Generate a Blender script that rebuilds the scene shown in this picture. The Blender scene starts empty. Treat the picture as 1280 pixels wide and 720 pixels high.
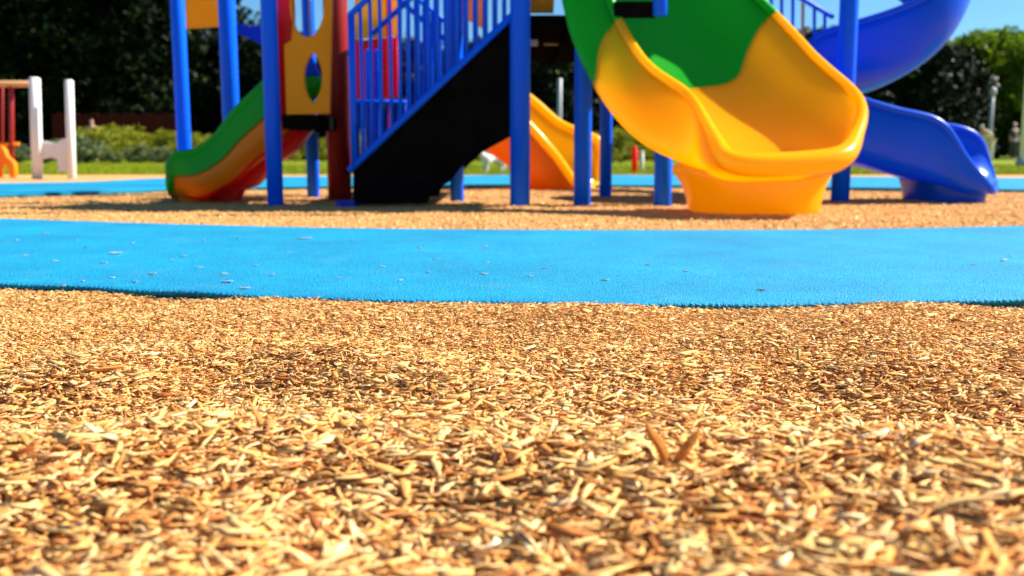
import bpy, bmesh, math, random
import numpy as np
from mathutils import Vector, Matrix
random.seed(7); rng = np.random.default_rng(7)
R = math.radians
scene = bpy.context.scene
col = scene.collection

# ------------------------------------------------------------------ camera
CAM_H, PITCH, F = 0.33, R(8.06), 1200.0
cd = bpy.data.cameras.new('camera'); cam = bpy.data.objects.new('camera', cd); col.objects.link(cam)
cam.location = (0, 0, CAM_H); cam.rotation_euler = (math.pi/2-PITCH, 0, 0)
cd.sensor_width = 36; cd.lens = 36*F/1280; cd.clip_start = 0.02; cd.clip_end = 6000
cd.dof.use_dof = True; cd.dof.focus_distance = 1.55; cd.dof.aperture_fstop = 4.4
scene.camera = cam
def ray(px, py):
    x, y = (px-640)/F, (360-py)/F
    return Vector((x, math.cos(PITCH)+y*math.sin(PITCH), -math.sin(PITCH)+y*math.cos(PITCH)))
def P(px, py, Y):
    r = ray(px, py); s = Y/r.y
    return Vector((r.x*s, Y, CAM_H+r.z*s))
def G(px, py, z=0.0):
    r = ray(px, py); s = (z-CAM_H)/r.z
    return Vector((r.x*s, r.y*s, z))

# ------------------------------------------------------------------ materials
def newmat(name):
    m = bpy.data.materials.new(name); m.use_nodes = True
    nt = m.node_tree; b = nt.nodes['Principled BSDF']
    return m, nt, b
def N(nt, t, **kw):
    n = nt.nodes.new(t)
    for k, v in kw.items(): setattr(n, k, v)
    return n
def plastic(name, c, rough=.3, var=.06, bump=.05, coat=.0, scale=6, dirt=.0, spec=.5, trans=0):
    m, nt, b = newmat(name)
    tc = N(nt, 'ShaderNodeTexCoord')
    n1 = N(nt, 'ShaderNodeTexNoise'); n1.inputs['Scale'].default_value = scale; n1.inputs['Detail'].default_value = 6
    nt.links.new(tc.outputs['Object'], n1.inputs['Vector'])
    mx = N(nt, 'ShaderNodeMix', data_type='RGBA')
    mx.inputs[6].default_value = (*[max(0, x*(1-var*2)) for x in c], 1)
    mx.inputs[7].default_value = (*[min(1, x*(1+var)+.004) for x in c], 1)
    nt.links.new(n1.outputs['Fac'], mx.inputs[0])
    out = mx.outputs[2]
    if dirt > 0:
        n3 = N(nt, 'ShaderNodeTexNoise'); n3.inputs['Scale'].default_value = scale*4; n3.inputs['Detail'].default_value = 8
        nt.links.new(tc.outputs['Object'], n3.inputs['Vector'])
        cr = N(nt, 'ShaderNodeValToRGB'); cr.color_ramp.elements[0].position = .55; cr.color_ramp.elements[1].position = .8
        cr.color_ramp.elements[1].color = (dirt, dirt, dirt, 1)
        nt.links.new(n3.outputs['Fac'], cr.inputs[0])
        m2 = N(nt, 'ShaderNodeMix', data_type='RGBA'); m2.inputs[7].default_value = (.25, .17, .1, 1)
        nt.links.new(cr.outputs[0], m2.inputs[0]); nt.links.new(out, m2.inputs[6]); out = m2.outputs[2]
    nt.links.new(out, b.inputs['Base Color'])
    mr = N(nt, 'ShaderNodeMapRange'); mr.inputs[3].default_value = rough*.8; mr.inputs[4].default_value = min(1, rough*1.35)
    n2 = N(nt, 'ShaderNodeTexNoise'); n2.inputs['Scale'].default_value = 90; n2.inputs['Detail'].default_value = 4
    nt.links.new(tc.outputs['Object'], n2.inputs['Vector'])
    nt.links.new(n2.outputs['Fac'], mr.inputs[0]); nt.links.new(mr.outputs[0], b.inputs['Roughness'])
    bp = N(nt, 'ShaderNodeBump'); bp.inputs['Strength'].default_value = bump; bp.inputs['Distance'].default_value = .01
    nt.links.new(n2.outputs['Fac'], bp.inputs['Height']); nt.links.new(bp.outputs[0], b.inputs['Normal'])
    b.inputs['Coat Weight'].default_value = coat; b.inputs['Coat Roughness'].default_value = .1
    b.inputs['Specular IOR Level'].default_value = spec
    if trans:   # moulded polyethylene lets some light through
        tr = N(nt, 'ShaderNodeBsdfTranslucent'); nt.links.new(out, tr.inputs['Color'])
        ms = N(nt, 'ShaderNodeMixShader'); ms.inputs[0].default_value = trans
        nt.links.new(b.outputs[0], ms.inputs[1]); nt.links.new(tr.outputs[0], ms.inputs[2])
        nt.links.new(ms.outputs[0], nt.nodes['Material Output'].inputs['Surface'])
    return m
M = {}
M['yellow'] = plastic('yellow_plastic', (.98, .63, .0), .2, .02, .02, .2, 4, .03, .4, .6)
M['orange'] = plastic('orange_plastic', (.93, .28, .0), .35, .03, .03, .1, 4, .05, .4, .30)
M['green'] = plastic('green_plastic', (.004, .45, .002), .33, .04, .03, .05, 4, .03, .35, .30)
M['blue_plastic'] = plastic('blue_plastic', (.0, .10, .76), .28, .04, .03, .0, 4, .015, .25, .30)
M['blue'] = plastic('blue_paint', (.0, .11, .88), .34, .03, .02, .0, 8, .01, .12)
M['navy'] = plastic('navy_paint', (.0, .03, .42), .36, .04, .02, .0, 8, .02, .22)
M['red'] = plastic('red_plastic', (.9, .016, .002), .35, .05, .03, .1, 4, .03, .3, .35)
M['maroon'] = plastic('maroon_paint', (.26, .006, .002), .45, .06, .03, .05, 8, .04, .3)
M['panel'] = plastic('panel_yellow', (.96, .46, .0), .4, .04, .03, .05, 5, .04, .3, .5)
M['black'] = plastic('black_rubber_coating', (.004, .003, .003), .85, .3, .1, 0, 8, .0, .0)
M['darkred'] = plastic('weathered_dark_red', (.07, .006, .004), .8, .2, .1, 0, 3, .05, .1)
M['white'] = plastic('white_paint', (.74, .73, .70), .45, .04, .03, 0, 8, .1)
M['grey'] = plastic('grey_metal', (.35, .36, .37), .4, .06, .03, 0, 8, .1)
M['tanwood'] = plastic('tan_wood', (.55, .28, .12), .6, .1, .1, 0, 8, .1)
M['cream'] = plastic('cream_cloth', (.75, .66, .5), .8, .06, .1, 0, 8)
M['darkcloth'] = plastic('dark_cloth', (.05, .055, .06), .8, .1, .1, 0, 8)
M['pink'] = plastic('pink_cloth', (.62, .33, .25), .8, .1, .1, 0, 8)
M['skin'] = plastic('skin', (.5, .28, .19), .55, .06, .05, 0, 8)
M['hair'] = plastic('brown_hair', (.09, .045, .02), .6, .1, .1, 0, 20)
M['hairwhite'] = plastic('pale_cap', (.7, .68, .62), .6, .1, .1, 0, 20)
M['shoe'] = plastic('shoe', (.05, .05, .05), .6, .1, .1, 0, 20)
M['fur'] = plastic('white_fur', (.72, .66, .6), .8, .12, .3, 0, 14)

def chipmat(name, rough=.75):
    m, nt, b = newmat(name)
    at = N(nt, 'ShaderNodeAttribute', attribute_name='chipcol')
    uv = N(nt, 'ShaderNodeAttribute', attribute_name='grain')
    n1 = N(nt, 'ShaderNodeTexNoise'); n1.inputs['Scale'].default_value = 1.0; n1.inputs['Detail'].default_value = 5
    nt.links.new(uv.outputs['Vector'], n1.inputs['Vector'])
    mr = N(nt, 'ShaderNodeMapRange'); mr.inputs[1].default_value=.3; mr.inputs[2].default_value=.7
    mr.inputs[3].default_value = .62; mr.inputs[4].default_value = 1.2
    nt.links.new(n1.outputs['Fac'], mr.inputs[0])
    vm = N(nt, 'ShaderNodeVectorMath', operation='SCALE')
    nt.links.new(at.outputs['Color'], vm.inputs[0]); nt.links.new(mr.outputs[0], vm.inputs['Scale'])
    nt.links.new(vm.outputs[0], b.inputs['Base Color'])
    b.inputs['Roughness'].default_value = rough; b.inputs['Specular IOR Level'].default_value = .1
    bp = N(nt, 'ShaderNodeBump'); bp.inputs['Strength'].default_value = .5; bp.inputs['Distance'].default_value = .0015
    nt.links.new(n1.outputs['Fac'], bp.inputs['Height']); nt.links.new(bp.outputs[0], b.inputs['Normal'])
    return m
M['chip'] = chipmat('wood_chip')

def mulchmat():
    m, nt, b = newmat('mulch_bed')
    tc = N(nt, 'ShaderNodeTexCoord')
    n1 = N(nt, 'ShaderNodeTexNoise'); n1.inputs['Scale'].default_value = 55; n1.inputs['Detail'].default_value = 8; n1.inputs['Roughness'].default_value=.7
    v = N(nt, 'ShaderNodeTexVoronoi'); v.inputs['Scale'].default_value = 60
    n2 = N(nt, 'ShaderNodeTexNoise'); n2.inputs['Scale'].default_value = 1.3; n2.inputs['Detail'].default_value = 5
    for x in (n1, v, n2): nt.links.new(tc.outputs['Object'], x.inputs['Vector'])
    cr = N(nt, 'ShaderNodeValToRGB'); e = cr.color_ramp.elements
    e[0].position = .32; e[0].color = (.20, .075, .025, 1); e[1].position = .68; e[1].color = (.80, .47, .20, 1)
    k = e.new(.5); k.color = (.66, .33, .11, 1)
    nt.links.new(n1.outputs['Fac'], cr.inputs[0])
    mx = N(nt, 'ShaderNodeMix', data_type='RGBA', blend_type='MULTIPLY'); mx.inputs[0].default_value = .5
    nt.links.new(cr.outputs[0], mx.inputs[6])
    cr2 = N(nt, 'ShaderNodeValToRGB'); cr2.color_ramp.elements[0].color=(.75,.65,.55,1); cr2.color_ramp.elements[0].position=.3; cr2.color_ramp.elements[1].position=.7
    nt.links.new(n2.outputs['Fac'], cr2.inputs[0]); nt.links.new(cr2.outputs[0], mx.inputs[7])
    nt.links.new(mx.outputs[2], b.inputs['Base Color'])
    b.inputs['Roughness'].default_value = .85; b.inputs['Specular IOR Level'].default_value = .2
    bp = N(nt, 'ShaderNodeBump'); bp.inputs['Strength'].default_value = .8; bp.inputs['Distance'].default_value = .012
    nt.links.new(v.outputs['Distance'], bp.inputs['Height']); nt.links.new(bp.outputs[0], b.inputs['Normal'])
    return m
M['mulch'] = mulchmat()

def rubbermat():
    m, nt, b = newmat('blue_rubber')
    tc = N(nt, 'ShaderNodeTexCoord')
    v = N(nt, 'ShaderNodeTexVoronoi'); v.inputs['Scale'].default_value = 240
    n2 = N(nt, 'ShaderNodeTexNoise'); n2.inputs['Scale'].default_value = 2.2; n2.inputs['Detail'].default_value = 8; n2.inputs['Roughness'].default_value=.65
    n3 = N(nt, 'ShaderNodeTexNoise'); n3.inputs['Scale'].default_value = 130; n3.inputs['Detail'].default_value = 4
    for x in (v, n2, n3): nt.links.new(tc.outputs['Object'], x.inputs['Vector'])
    cr = N(nt, 'ShaderNodeValToRGB'); e = cr.color_ramp.elements
    e[0].position=.3; e[0].color=(.0,.235,.41,1); e[1].position=.75; e[1].color=(.0,.36,.55,1)
    nt.links.new(n2.outputs['Fac'], cr.inputs[0])
    hs = N(nt, 'ShaderNodeMix', data_type='RGBA', blend_type='MULTIPLY'); hs.inputs[0].default_value=1
    cr2 = N(nt, 'ShaderNodeValToRGB'); cr2.color_ramp.elements[0].color=(.4,.55,.66,1); cr2.color_ramp.elements[0].position=.3
    cr2.color_ramp.elements[1].color=(1,1,1,1); cr2.color_ramp.elements[1].position=.7
    nt.links.new(n3.outputs['Fac'], cr2.inputs[0])
    nt.links.new(cr.outputs[0], hs.inputs[6]); nt.links.new(cr2.outputs[0], hs.inputs[7])
    n4 = N(nt, 'ShaderNodeTexNoise'); n4.inputs['Scale'].default_value = 7; n4.inputs['Detail'].default_value = 12; n4.inputs['Roughness'].default_value = .75
    nt.links.new(tc.outputs['Object'], n4.inputs['Vector'])
    c4 = N(nt, 'ShaderNodeValToRGB'); c4.color_ramp.elements[0].position = .52; c4.color_ramp.elements[1].position = .74; c4.color_ramp.elements[1].color = (.2,.2,.2,1)
    nt.links.new(n4.outputs['Fac'], c4.inputs[0])
    d4 = N(nt, 'ShaderNodeMix', data_type='RGBA'); d4.inputs[7].default_value = (.16,.33,.42,1)
    nt.links.new(c4.outputs[0], d4.inputs[0]); nt.links.new(hs.outputs[2], d4.inputs[6])
    nt.links.new(d4.outputs[2], b.inputs['Base Color'])
    b.inputs['Roughness'].default_value=.7; b.inputs['Specular IOR Level'].default_value=.25
    bp = N(nt, 'ShaderNodeBump'); bp.inputs['Strength'].default_value=.8; bp.inputs['Distance'].default_value=.004
    nt.links.new(v.outputs['Distance'], bp.inputs['Height']); nt.links.new(bp.outputs[0], b.inputs['Normal'])
    return m
M['rubber'] = rubbermat()

def lawnmat():
    m, nt, b = newmat('lawn')
    tc = N(nt, 'ShaderNodeTexCoord')
    n1 = N(nt, 'ShaderNodeTexNoise'); n1.inputs['Scale'].default_value=.35; n1.inputs['Detail'].default_value=10; n1.inputs['Roughness'].default_value=.7
    nt.links.new(tc.outputs['Object'], n1.inputs['Vector'])
    cr = N(nt, 'ShaderNodeValToRGB'); e=cr.color_ramp.elements
    e[0].position=.35; e[0].color=(.09,.14,.003,1); e[1].position=.68; e[1].color=(.22,.24,.01,1)
    nt.links.new(n1.outputs['Fac'], cr.inputs[0]); nt.links.new(cr.outputs[0], b.inputs['Base Color'])
    b.inputs['Roughness'].default_value=.9; b.inputs['Specular IOR Level'].default_value=.1
    return m
M['lawn'] = lawnmat()

def leafmat(name, c0, c1, trans=.0, rough=.45):
    m, nt, b = newmat(name)
    at = N(nt, 'ShaderNodeAttribute', attribute_name='rnd')
    cr = N(nt, 'ShaderNodeValToRGB'); e=cr.color_ramp.elements
    e[0].color=(*c0,1); e[1].color=(*c1,1)
    if name == 'shaded_leaf':
        k_ = e.new(.982); k_.color = (*c1,1); k_ = e.new(.986); k_.color = (.06,.10,.03,1); e[-1].color = (.10,.16,.04,1)  # a few leaves coloured brighter to pass for sunlit glints
    nt.links.new(at.outputs['Fac'], cr.inputs[0]); nt.links.new(cr.outputs[0], b.inputs['Base Color'])
    b.inputs['Roughness'].default_value=rough; b.inputs['Specular IOR Level'].default_value=.07
    if trans > 0:
        tr = N(nt, 'ShaderNodeBsdfTranslucent'); nt.links.new(cr.outputs[0], tr.inputs['Color'])
        mx = N(nt, 'ShaderNodeMixShader'); mx.inputs[0].default_value=trans
        nt.links.new(b.outputs[0], mx.inputs[1]); nt.links.new(tr.outputs[0], mx.inputs[2])
        nt.links.new(mx.outputs[0], nt.nodes['Material Output'].inputs['Surface'])
    return m
M['leaf_shaded'] = leafmat('shaded_leaf', (.002,.004,.001), (.010,.020,.003), .0, .5)  # shade of the wood put into a near-black leaf colour
M['leaf_mid'] = leafmat('green_leaf', (.04,.08,.004), (.20,.30,.012), .45)
M['leaf_olive'] = leafmat('olive_leaf', (.10,.13,.012), (.30,.29,.02), .4)
M['leaf_pale'] = leafmat('pale_leaf', (.07,.10,.03), (.20,.24,.11), .3)
M['grass'] = leafmat('grass_blade', (.12,.19,.004), (.30,.30,.015), .3, .7)
def barkmat():
    m, nt, b = newmat('bark')
    tc = N(nt,'ShaderNodeTexCoord'); n1=N(nt,'ShaderNodeTexNoise'); n1.inputs['Scale'].default_value=8; n1.inputs['Detail'].default_value=8
    nt.links.new(tc.outputs['Object'], n1.inputs['Vector'])
    cr=N(nt,'ShaderNodeValToRGB'); cr.color_ramp.elements[0].color=(.02,.014,.01,1); cr.color_ramp.elements[1].color=(.09,.06,.04,1)
    nt.links.new(n1.outputs['Fac'],cr.inputs[0]); nt.links.new(cr.outputs[0],b.inputs['Base Color']); b.inputs['Roughness'].default_value=.9
    return m
M['bark'] = barkmat()

# ------------------------------------------------------------------ object helpers
def tag(o, label=None, cat=None, group=None, kind=None):
    if label: o['label'] = label
    if cat: o['category'] = cat
    if group: o['group'] = group
    if kind: o['kind'] = kind
    return o
def empty(name, loc=(0,0,0), rz=0):
    o = bpy.data.objects.new(name, None); col.objects.link(o); o.location = loc; o.rotation_euler = (0,0,rz); return o
def link(name, me, mat, parent=None, smooth=True):
    o = bpy.data.objects.new(name, me); col.objects.link(o)
    if mat is not None: me.materials.append(mat)
    if smooth: me.polygons.foreach_set('use_smooth', [True]*len(me.polygons))
    if parent is not None: o.parent = parent
    return o
def npmesh(name, V, Q, attrs=None):
    """V (n,3) floats, Q (m,4) quads"""
    me = bpy.data.meshes.new(name)
    V = np.asarray(V, np.float32); Q = np.asarray(Q, np.int32)
    me.vertices.add(len(V)); me.vertices.foreach_set('co', V.ravel())
    k = Q.shape[1]
    me.loops.add(Q.size); me.loops.foreach_set('vertex_index', Q.ravel())
    me.polygons.add(len(Q)); me.polygons.foreach_set('loop_start', np.arange(0, Q.size, k, dtype=np.int32))
    try: me.polygons.foreach_set('loop_total', np.full(len(Q), k, np.int32))
    except Exception: pass
    me.update(calc_edges=True)
    for an, (typ, data) in (attrs or {}).items():
        a = me.attributes.new(an, typ, 'POINT')
        key = {'FLOAT':'value','FLOAT_COLOR':'color','FLOAT_VECTOR':'vector'}[typ]
        a.data.foreach_set(key, np.asarray(data, np.float32).ravel())
    return me
def gridmesh(name, pts):
    """pts (n,m,3)"""
    n, m, _ = pts.shape
    idx = np.arange(n*m).reshape(n, m)
    Q = np.stack([idx[:-1,:-1], idx[1:,:-1], idx[1:,1:], idx[:-1,1:]], -1).reshape(-1, 4)
    return npmesh(name, pts.reshape(-1,3), Q)
def catmull(pts, n):
    pts = np.asarray([tuple(p) for p in pts], float); k = len(pts)
    ext = np.vstack([2*pts[0]-pts[1], pts, 2*pts[-1]-pts[-2]])
    t = np.linspace(0, k-1-1e-9, n); i = t.astype(int); u = (t-i)[:,None]
    p0,p1,p2,p3 = ext[i], ext[i+1], ext[i+2], ext[i+3]
    return .5*((2*p1)+(-p0+p2)*u+(2*p0-5*p1+4*p2-p3)*u*u+(-p0+3*p1-3*p2+p3)*u**3)
def cr_eval(pts, t):
    pts = np.asarray([tuple(p) for p in pts], float); k = len(pts)
    ext = np.vstack([2*pts[0]-pts[1], pts, 2*pts[-1]-pts[-2]])
    t = np.clip(np.asarray(t, float), 0, k-1-1e-9); i = t.astype(int); u = (t-i)[...,None]
    p0,p1,p2,p3 = ext[i], ext[i+1], ext[i+2], ext[i+3]
    return .5*((2*p1)+(-p0+p2)*u+(2*p0-5*p1+4*p2-p3)*u*u+(-p0+3*p1-3*p2+p3)*u**3)
def tube_me(name, path, rad, seg=16, caps=True, closed=False, squash=None):
    path = np.asarray([tuple(p) for p in path], float); n = len(path)
    rad = np.full(n, rad) if np.isscalar(rad) else np.asarray(rad)
    T = np.gradient(path, axis=0); T /= np.linalg.norm(T, axis=1)[:,None]+1e-12
    up = np.array([0,0,1.0]); 
    if abs(T[0]@up) > .9: up = np.array([1.0,0,0])
    A = np.cross(T[0], up); A /= np.linalg.norm(A)
    rings = []
    for i in range(n):
        A = A - (A@T[i])*T[i]; A /= np.linalg.norm(A); B = np.cross(T[i], A)
        an = np.linspace(0, 2*np.pi, seg, endpoint=False)
        rings.append(path[i]+rad[i]*(np.cos(an)[:,None]*A+np.sin(an)[:,None]*B))
    V = np.vstack(rings); idx = np.arange(n*seg).reshape(n, seg)
    a = idx[:-1]; b = idx[1:]
    Q = np.stack([a, np.roll(a,-1,1), np.roll(b,-1,1), b], -1).reshape(-1,4)
    me = bpy.data.meshes.new(name)
    faces = [tuple(q) for q in Q]
    if caps: faces += [tuple(idx[0][::-1]), tuple(idx[-1])]
    me.from_pydata([tuple(v) for v in V], [], faces); me.update()
    return me
def tube(name, path, rad, mat, parent, seg=16, ends=True):
    path = [Vector(p) for p in path]
    if ends:   # rounded ends
        r = rad if np.isscalar(rad) else rad[0]
        d0 = (path[0]-path[1]).normalized(); d1 = (path[-1]-path[-2]).normalized()
        e = min(r*.35, .012)
        path2 = [path[0]+d0*0, path[0]-d0*e] + path[1:-1] + [path[-1]-d1*e, path[-1]]
        rr = [r*.72, r] + [r]*(len(path)-2) + [r, r*.72]
        if np.isscalar(rad): rad = rr; path = path2
    return link(name, tube_me(name, path, rad, seg), mat, parent)
def box(name, lo, hi, mat, parent, bev=.006):
    bm = bmesh.new(); bmesh.ops.create_cube(bm, size=1)
    lo, hi = Vector(lo), Vector(hi); c = (lo+hi)/2; d = hi-lo
    for v in bm.verts: v.co = Vector((v.co.x*d.x, v.co.y*d.y, v.co.z*d.z))+c
    if bev: bmesh.ops.bevel(bm, geom=bm.edges[:], offset=min(bev, min(d)*.45), segments=2, affect='EDGES', profile=.6)
    me = bpy.data.meshes.new(name); bm.to_mesh(me); bm.free()
    return link(name, me, mat, parent, False)
def plate(name, outline, holes, thick, mat, parent, bev=.004, up=None):
    """outline, holes: lists of world points lying in a vertical plane of constant Y; extruded along +Y"""
    y0 = outline[0][1]
    cu = bpy.data.curves.new(name, 'CURVE'); cu.dimensions = '2D'; cu.fill_mode = 'BOTH'
    cu.extrude = thick/2-bev; cu.bevel_depth = bev; cu.bevel_resolution = 1; cu.offset = -bev
    for loop in [outline]+holes:
        sp = cu.splines.new('POLY'); sp.points.add(len(loop)-1); sp.use_cyclic_u = True
        for k, p in enumerate(loop): sp.points[k].co = (p[0], p[2], 0, 1)
    tmp = bpy.data.objects.new('tmp', cu); col.objects.link(tmp)
    dg = bpy.context.evaluated_depsgraph_get(); dg.update()
    me = bpy.data.meshes.new_from_object(tmp.evaluated_get(dg))
    bpy.data.objects.remove(tmp); bpy.data.curves.remove(cu)
    me.transform(Matrix(((1,0,0,0),(0,0,-1,y0+thick/2),(0,1,0,0),(0,0,0,1))))
    me.materials.clear(); me.name = name
    return link(name, me, mat, parent, False)
def smoothpoly(pts, per=6):
    p = list(pts)+[pts[0]]; A = np.asarray([tuple(q) for q in pts], float); k = len(A); out = []
    for i in range(k):
        p0,p1,p2,p3 = A[(i-1)%k], A[i], A[(i+1)%k], A[(i+2)%k]
        for j in range(per):
            u = j/per
            out.append(.5*((2*p1)+(-p0+p2)*u+(2*p0-5*p1+4*p2-p3)*u*u+(-p0+3*p1-3*p2+p3)*u**3))
    return out

# ------------------------------------------------------------------ ground
_w = [(rng.uniform(2,26), rng.uniform(0,6.28), rng.uniform(0,6.28)) for _ in range(26)]
def hgt(x, y):
    x = np.asarray(x, float); y = np.asarray(y, float)
    h = np.zeros_like(x+y)
    for k, a, ph in _w: h += np.sin(k*(x*np.cos(a)+y*np.sin(a))+ph)/(k**.75)
    near = 1/(1+np.exp((y-1.75)*5)); edge_dip = np.exp(-((y-2.2)/.25)**2)
    amp = .0035+.015*near
    h = h*amp
    yy = y+.06*np.sin(2.3*x+.5)+.03*np.sin(7*x)
    ridge = .040/(1+np.exp((yy-1.0)*20))-.010*np.exp(-((yy-1.16)/.10)**2)+.008*np.exp(-((yy-1.42)/.06)**2)
    return h+ridge+.004*edge_dip
def mulch_bed():
    xs = np.concatenate([np.linspace(-30,-3,30,endpoint=False), np.linspace(-3,3,300), np.linspace(3,30,31)[1:]])
    ys = np.concatenate([np.linspace(-4,-.5,8,endpoint=False), np.linspace(-.5,3,220), np.linspace(3,14.1,80)[1:]])
    Xg, Yg = np.meshgrid(xs, ys, indexing='ij')
    Z = hgt(Xg, Yg)
    return gridmesh('mulch_ground', np.stack([Xg, Yg, Z], -1))
o = link('ground_mulch', mulch_bed(), M['mulch']); tag(o, kind='structure')
lm = bpy.data.meshes.new('lawn')
S = 3000
lm.from_pydata([(-S,-60,-.05),(S,-60,-.05),(S,S,-.05),(-S,S,-.05)], [], [(0,1,2,3)])
o = link('lawn', lm, M['lawn']); tag(o, kind='structure')

def chip_mesh(name, x, y, z, L, W, T, yaw, pitch, roll, curv, colr, secs=3):
    n = len(x)
    u = np.linspace(-.5,.5,secs)
    cy = np.array([-1,1,1,-1])*.5; cz = np.array([-1,-1,1,1])*.5
    lx = u[None,:,None]*L[:,None,None]*np.ones((1,1,4))
    lx = lx + rng.uniform(-.12,.12,(n,secs,4))*W[:,None,None]
    e0_ = rng.uniform(.15,1.05,(n,1)); e1_ = rng.uniform(.15,1.05,(n,1)); uu = u[None,:]
    sc = 1-np.where(uu<0,1-e0_,1-e1_)*(np.abs(uu)*2)**1.3; sc = sc[:,:,None]
    ly = sc*cy[None,None,:]*W[:,None,None]*rng.uniform(.7,1.2,(n,secs,1)) + (rng.uniform(-.25,.25,(n,secs,1))*W[:,None,None])
    lz = sc*cz[None,None,:]*T[:,None,None] + (curv*L)[:,None,None]*((u*2)**2)[None,:,None]
    cr, sr = np.cos(roll)[:,None,None], np.sin(roll)[:,None,None]
    y1 = ly*cr-lz*sr; z1 = ly*sr+lz*cr
    cp, sp = np.cos(pitch)[:,None,None], np.sin(pitch)[:,None,None]
    x2 = lx*cp-z1*sp; z2 = lx*sp+z1*cp
    c, s = np.cos(yaw)[:,None,None], np.sin(yaw)[:,None,None]
    X = x2*c-y1*s+x[:,None,None]; Y = x2*s+y1*c+y[:,None,None]; Z = z2+z[:,None,None]
    V = np.stack([X,Y,Z],-1).reshape(-1,3)
    q = []
    for k in range(secs-1):
        for j in range(4):
            a, b = k*4+j, k*4+(j+1)%4
            q.append((a, b, b+4, a+4))
    q.append((3,2,1,0)); e = (secs-1)*4; q.append((e,e+1,e+2,e+3))
    Q = (np.arange(n)[:,None,None]*(secs*4)+np.array(q)[None]).reshape(-1,4)
    C = np.repeat(np.concatenate([colr, np.ones((n,1))],1), secs*4, 0)
    off = rng.uniform(0,50,(n,1,1))
    g = np.stack([lx*60+off, ly*900+off, lz*300], -1).reshape(-1,3)
    return npmesh(name, V, Q, {'chipcol':('FLOAT_COLOR', C), 'grain':('FLOAT_VECTOR', g)})
PAL = np.array([(.81,.495,.19),(.78,.425,.135),(.70,.31,.08),(.82,.56,.26),(.54,.20,.05),(.27,.075,.02),(.82,.62,.34)])*1.0
PW = np.array([.27,.25,.19,.10,.10,.05,.025])
def chipcols(n):
    c = PAL[rng.choice(len(PAL), n, p=PW/PW.sum())]
    return np.clip(c*rng.uniform(.82,1.1,(n,1))*rng.uniform(.95,1.05,(n,3)), 0, .93)

# mat edge curves (world polylines)
NEAR = [(-900,330),(-500,342),(-200,350),(0,357),(100,361),(200,367),(400,375.5),(600,380),(800,383.5),(1000,382),(1150,379),(1280,377),(1500,371),(1800,362),(2200,350)]
FAR = [(-900,262),(-500,266),(-200,269),(0,272),(100,275),(200,278),(400,283),(600,285.3),(800,286),(1000,285.5),(1150,283.5),(1280,281),(1500,278),(1800,274),(2200,269)]
near_w = np.array([tuple(G(a,b-3.5,.018)) for a,b in NEAR]); far_w = np.array([tuple(G(a,b,.02)) for a,b in FAR])
def near_y(x): return np.interp(x, near_w[:,0], near_w[:,1])
def far_y(x): return np.interp(x, far_w[:,0], far_w[:,1])

def foreground():
    n = 320000
    # area-uniform within the wedge, a bit wider than the view
    y = rng.uniform(.42, 2.42, n*2); hw = .6*y+.45
    keep = rng.uniform(0, 1.9, n*2) < hw*(.75+.25*(y>1.15)); y = y[keep][:n]; hw = hw[keep][:n]; n = len(y)
    x = rng.uniform(-1,1,n)*hw
    ok = y < near_y(x)-.004; x, y = x[ok], y[ok]; n = len(x)
    big = 1/(1+np.exp((y-1.15)*7))           # bigger pieces lie near the viewer
    L = np.exp(rng.normal(math.log(.0078), .5, n))*(1+1.6*big); L = np.clip(L, .0035, .055)
    W = np.clip(L*np.where(rng.random(n)<.35, rng.uniform(.06,.14,n), rng.uniform(.13,.36,n)), .0011, .0080); T = rng.uniform(.0005,.0017,n)*(1+.3*big)
    yaw = np.where(rng.random(n)<.5, rng.normal(0,.55,n), rng.uniform(0,np.pi,n)); pitch = rng.normal(0,.17,n); roll = rng.normal(0,.42,n)
    stand = rng.random(n) < .03; pitch[stand] = rng.normal(0,.8,stand.sum())
    z = hgt(x,y)+rng.beta(1.1,2.2,n)*(.008+.004*(y<1.9)+.008*big)+.001
    return chip_mesh('wood_chips', x,y,z,L,W,T,yaw,pitch,roll,rng.normal(0,.05,n),chipcols(n))
o = link('wood_chips', foreground(), M['chip'], None, False)
tag(o, 'loose golden wood chip mulch covering the foreground in front of the blue rubber path', 'wood chips', kind='stuff')

def background_chips():
    n = 150000
    y = np.exp(rng.uniform(math.log(3.9), math.log(10.5), n*2)); hw = .58*y+.8
    x = rng.uniform(-1,1,n*2)*hw
    ok = (y > far_y(x)+.0); x, y = x[ok][:n], y[ok][:n]; n = len(x)
    L = np.clip(np.exp(rng.normal(math.log(.013), .35, n)), .006,.035)*(y/5)**.4; W = L*rng.uniform(.2,.45,n); T = rng.uniform(.0015,.003,n)
    z = hgt(x,y)+rng.uniform(0,.007,n)
    return chip_mesh('wood_chips_behind', x,y,z,L,W,T,rng.uniform(0,np.pi,n),rng.normal(0,.25,n),rng.normal(0,.4,n),rng.normal(0,.05,n),chipcols(n)*.45+PAL[0]*.5,2)
o = link('wood_chips', background_chips(), M['chip'], None, False)
tag(o, 'flat tan wood chip mulch under the play structure, beyond the near blue path', 'wood chips', kind='stuff')

def single_chip(name, p, L, W, T, yaw, pitch, roll, curv, c, label, group=None, cat='wood chip'):
    a = lambda v: np.array([v], float)
    me = chip_mesh(name, a(0), a(0), a(0), a(L), a(W), a(T), a(yaw), a(pitch), a(roll), a(curv), np.array([c]), 5)
    o = link(name, me, M['chip'], None, False); o.location = p
    tag(o, label, cat, group); return o

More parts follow.
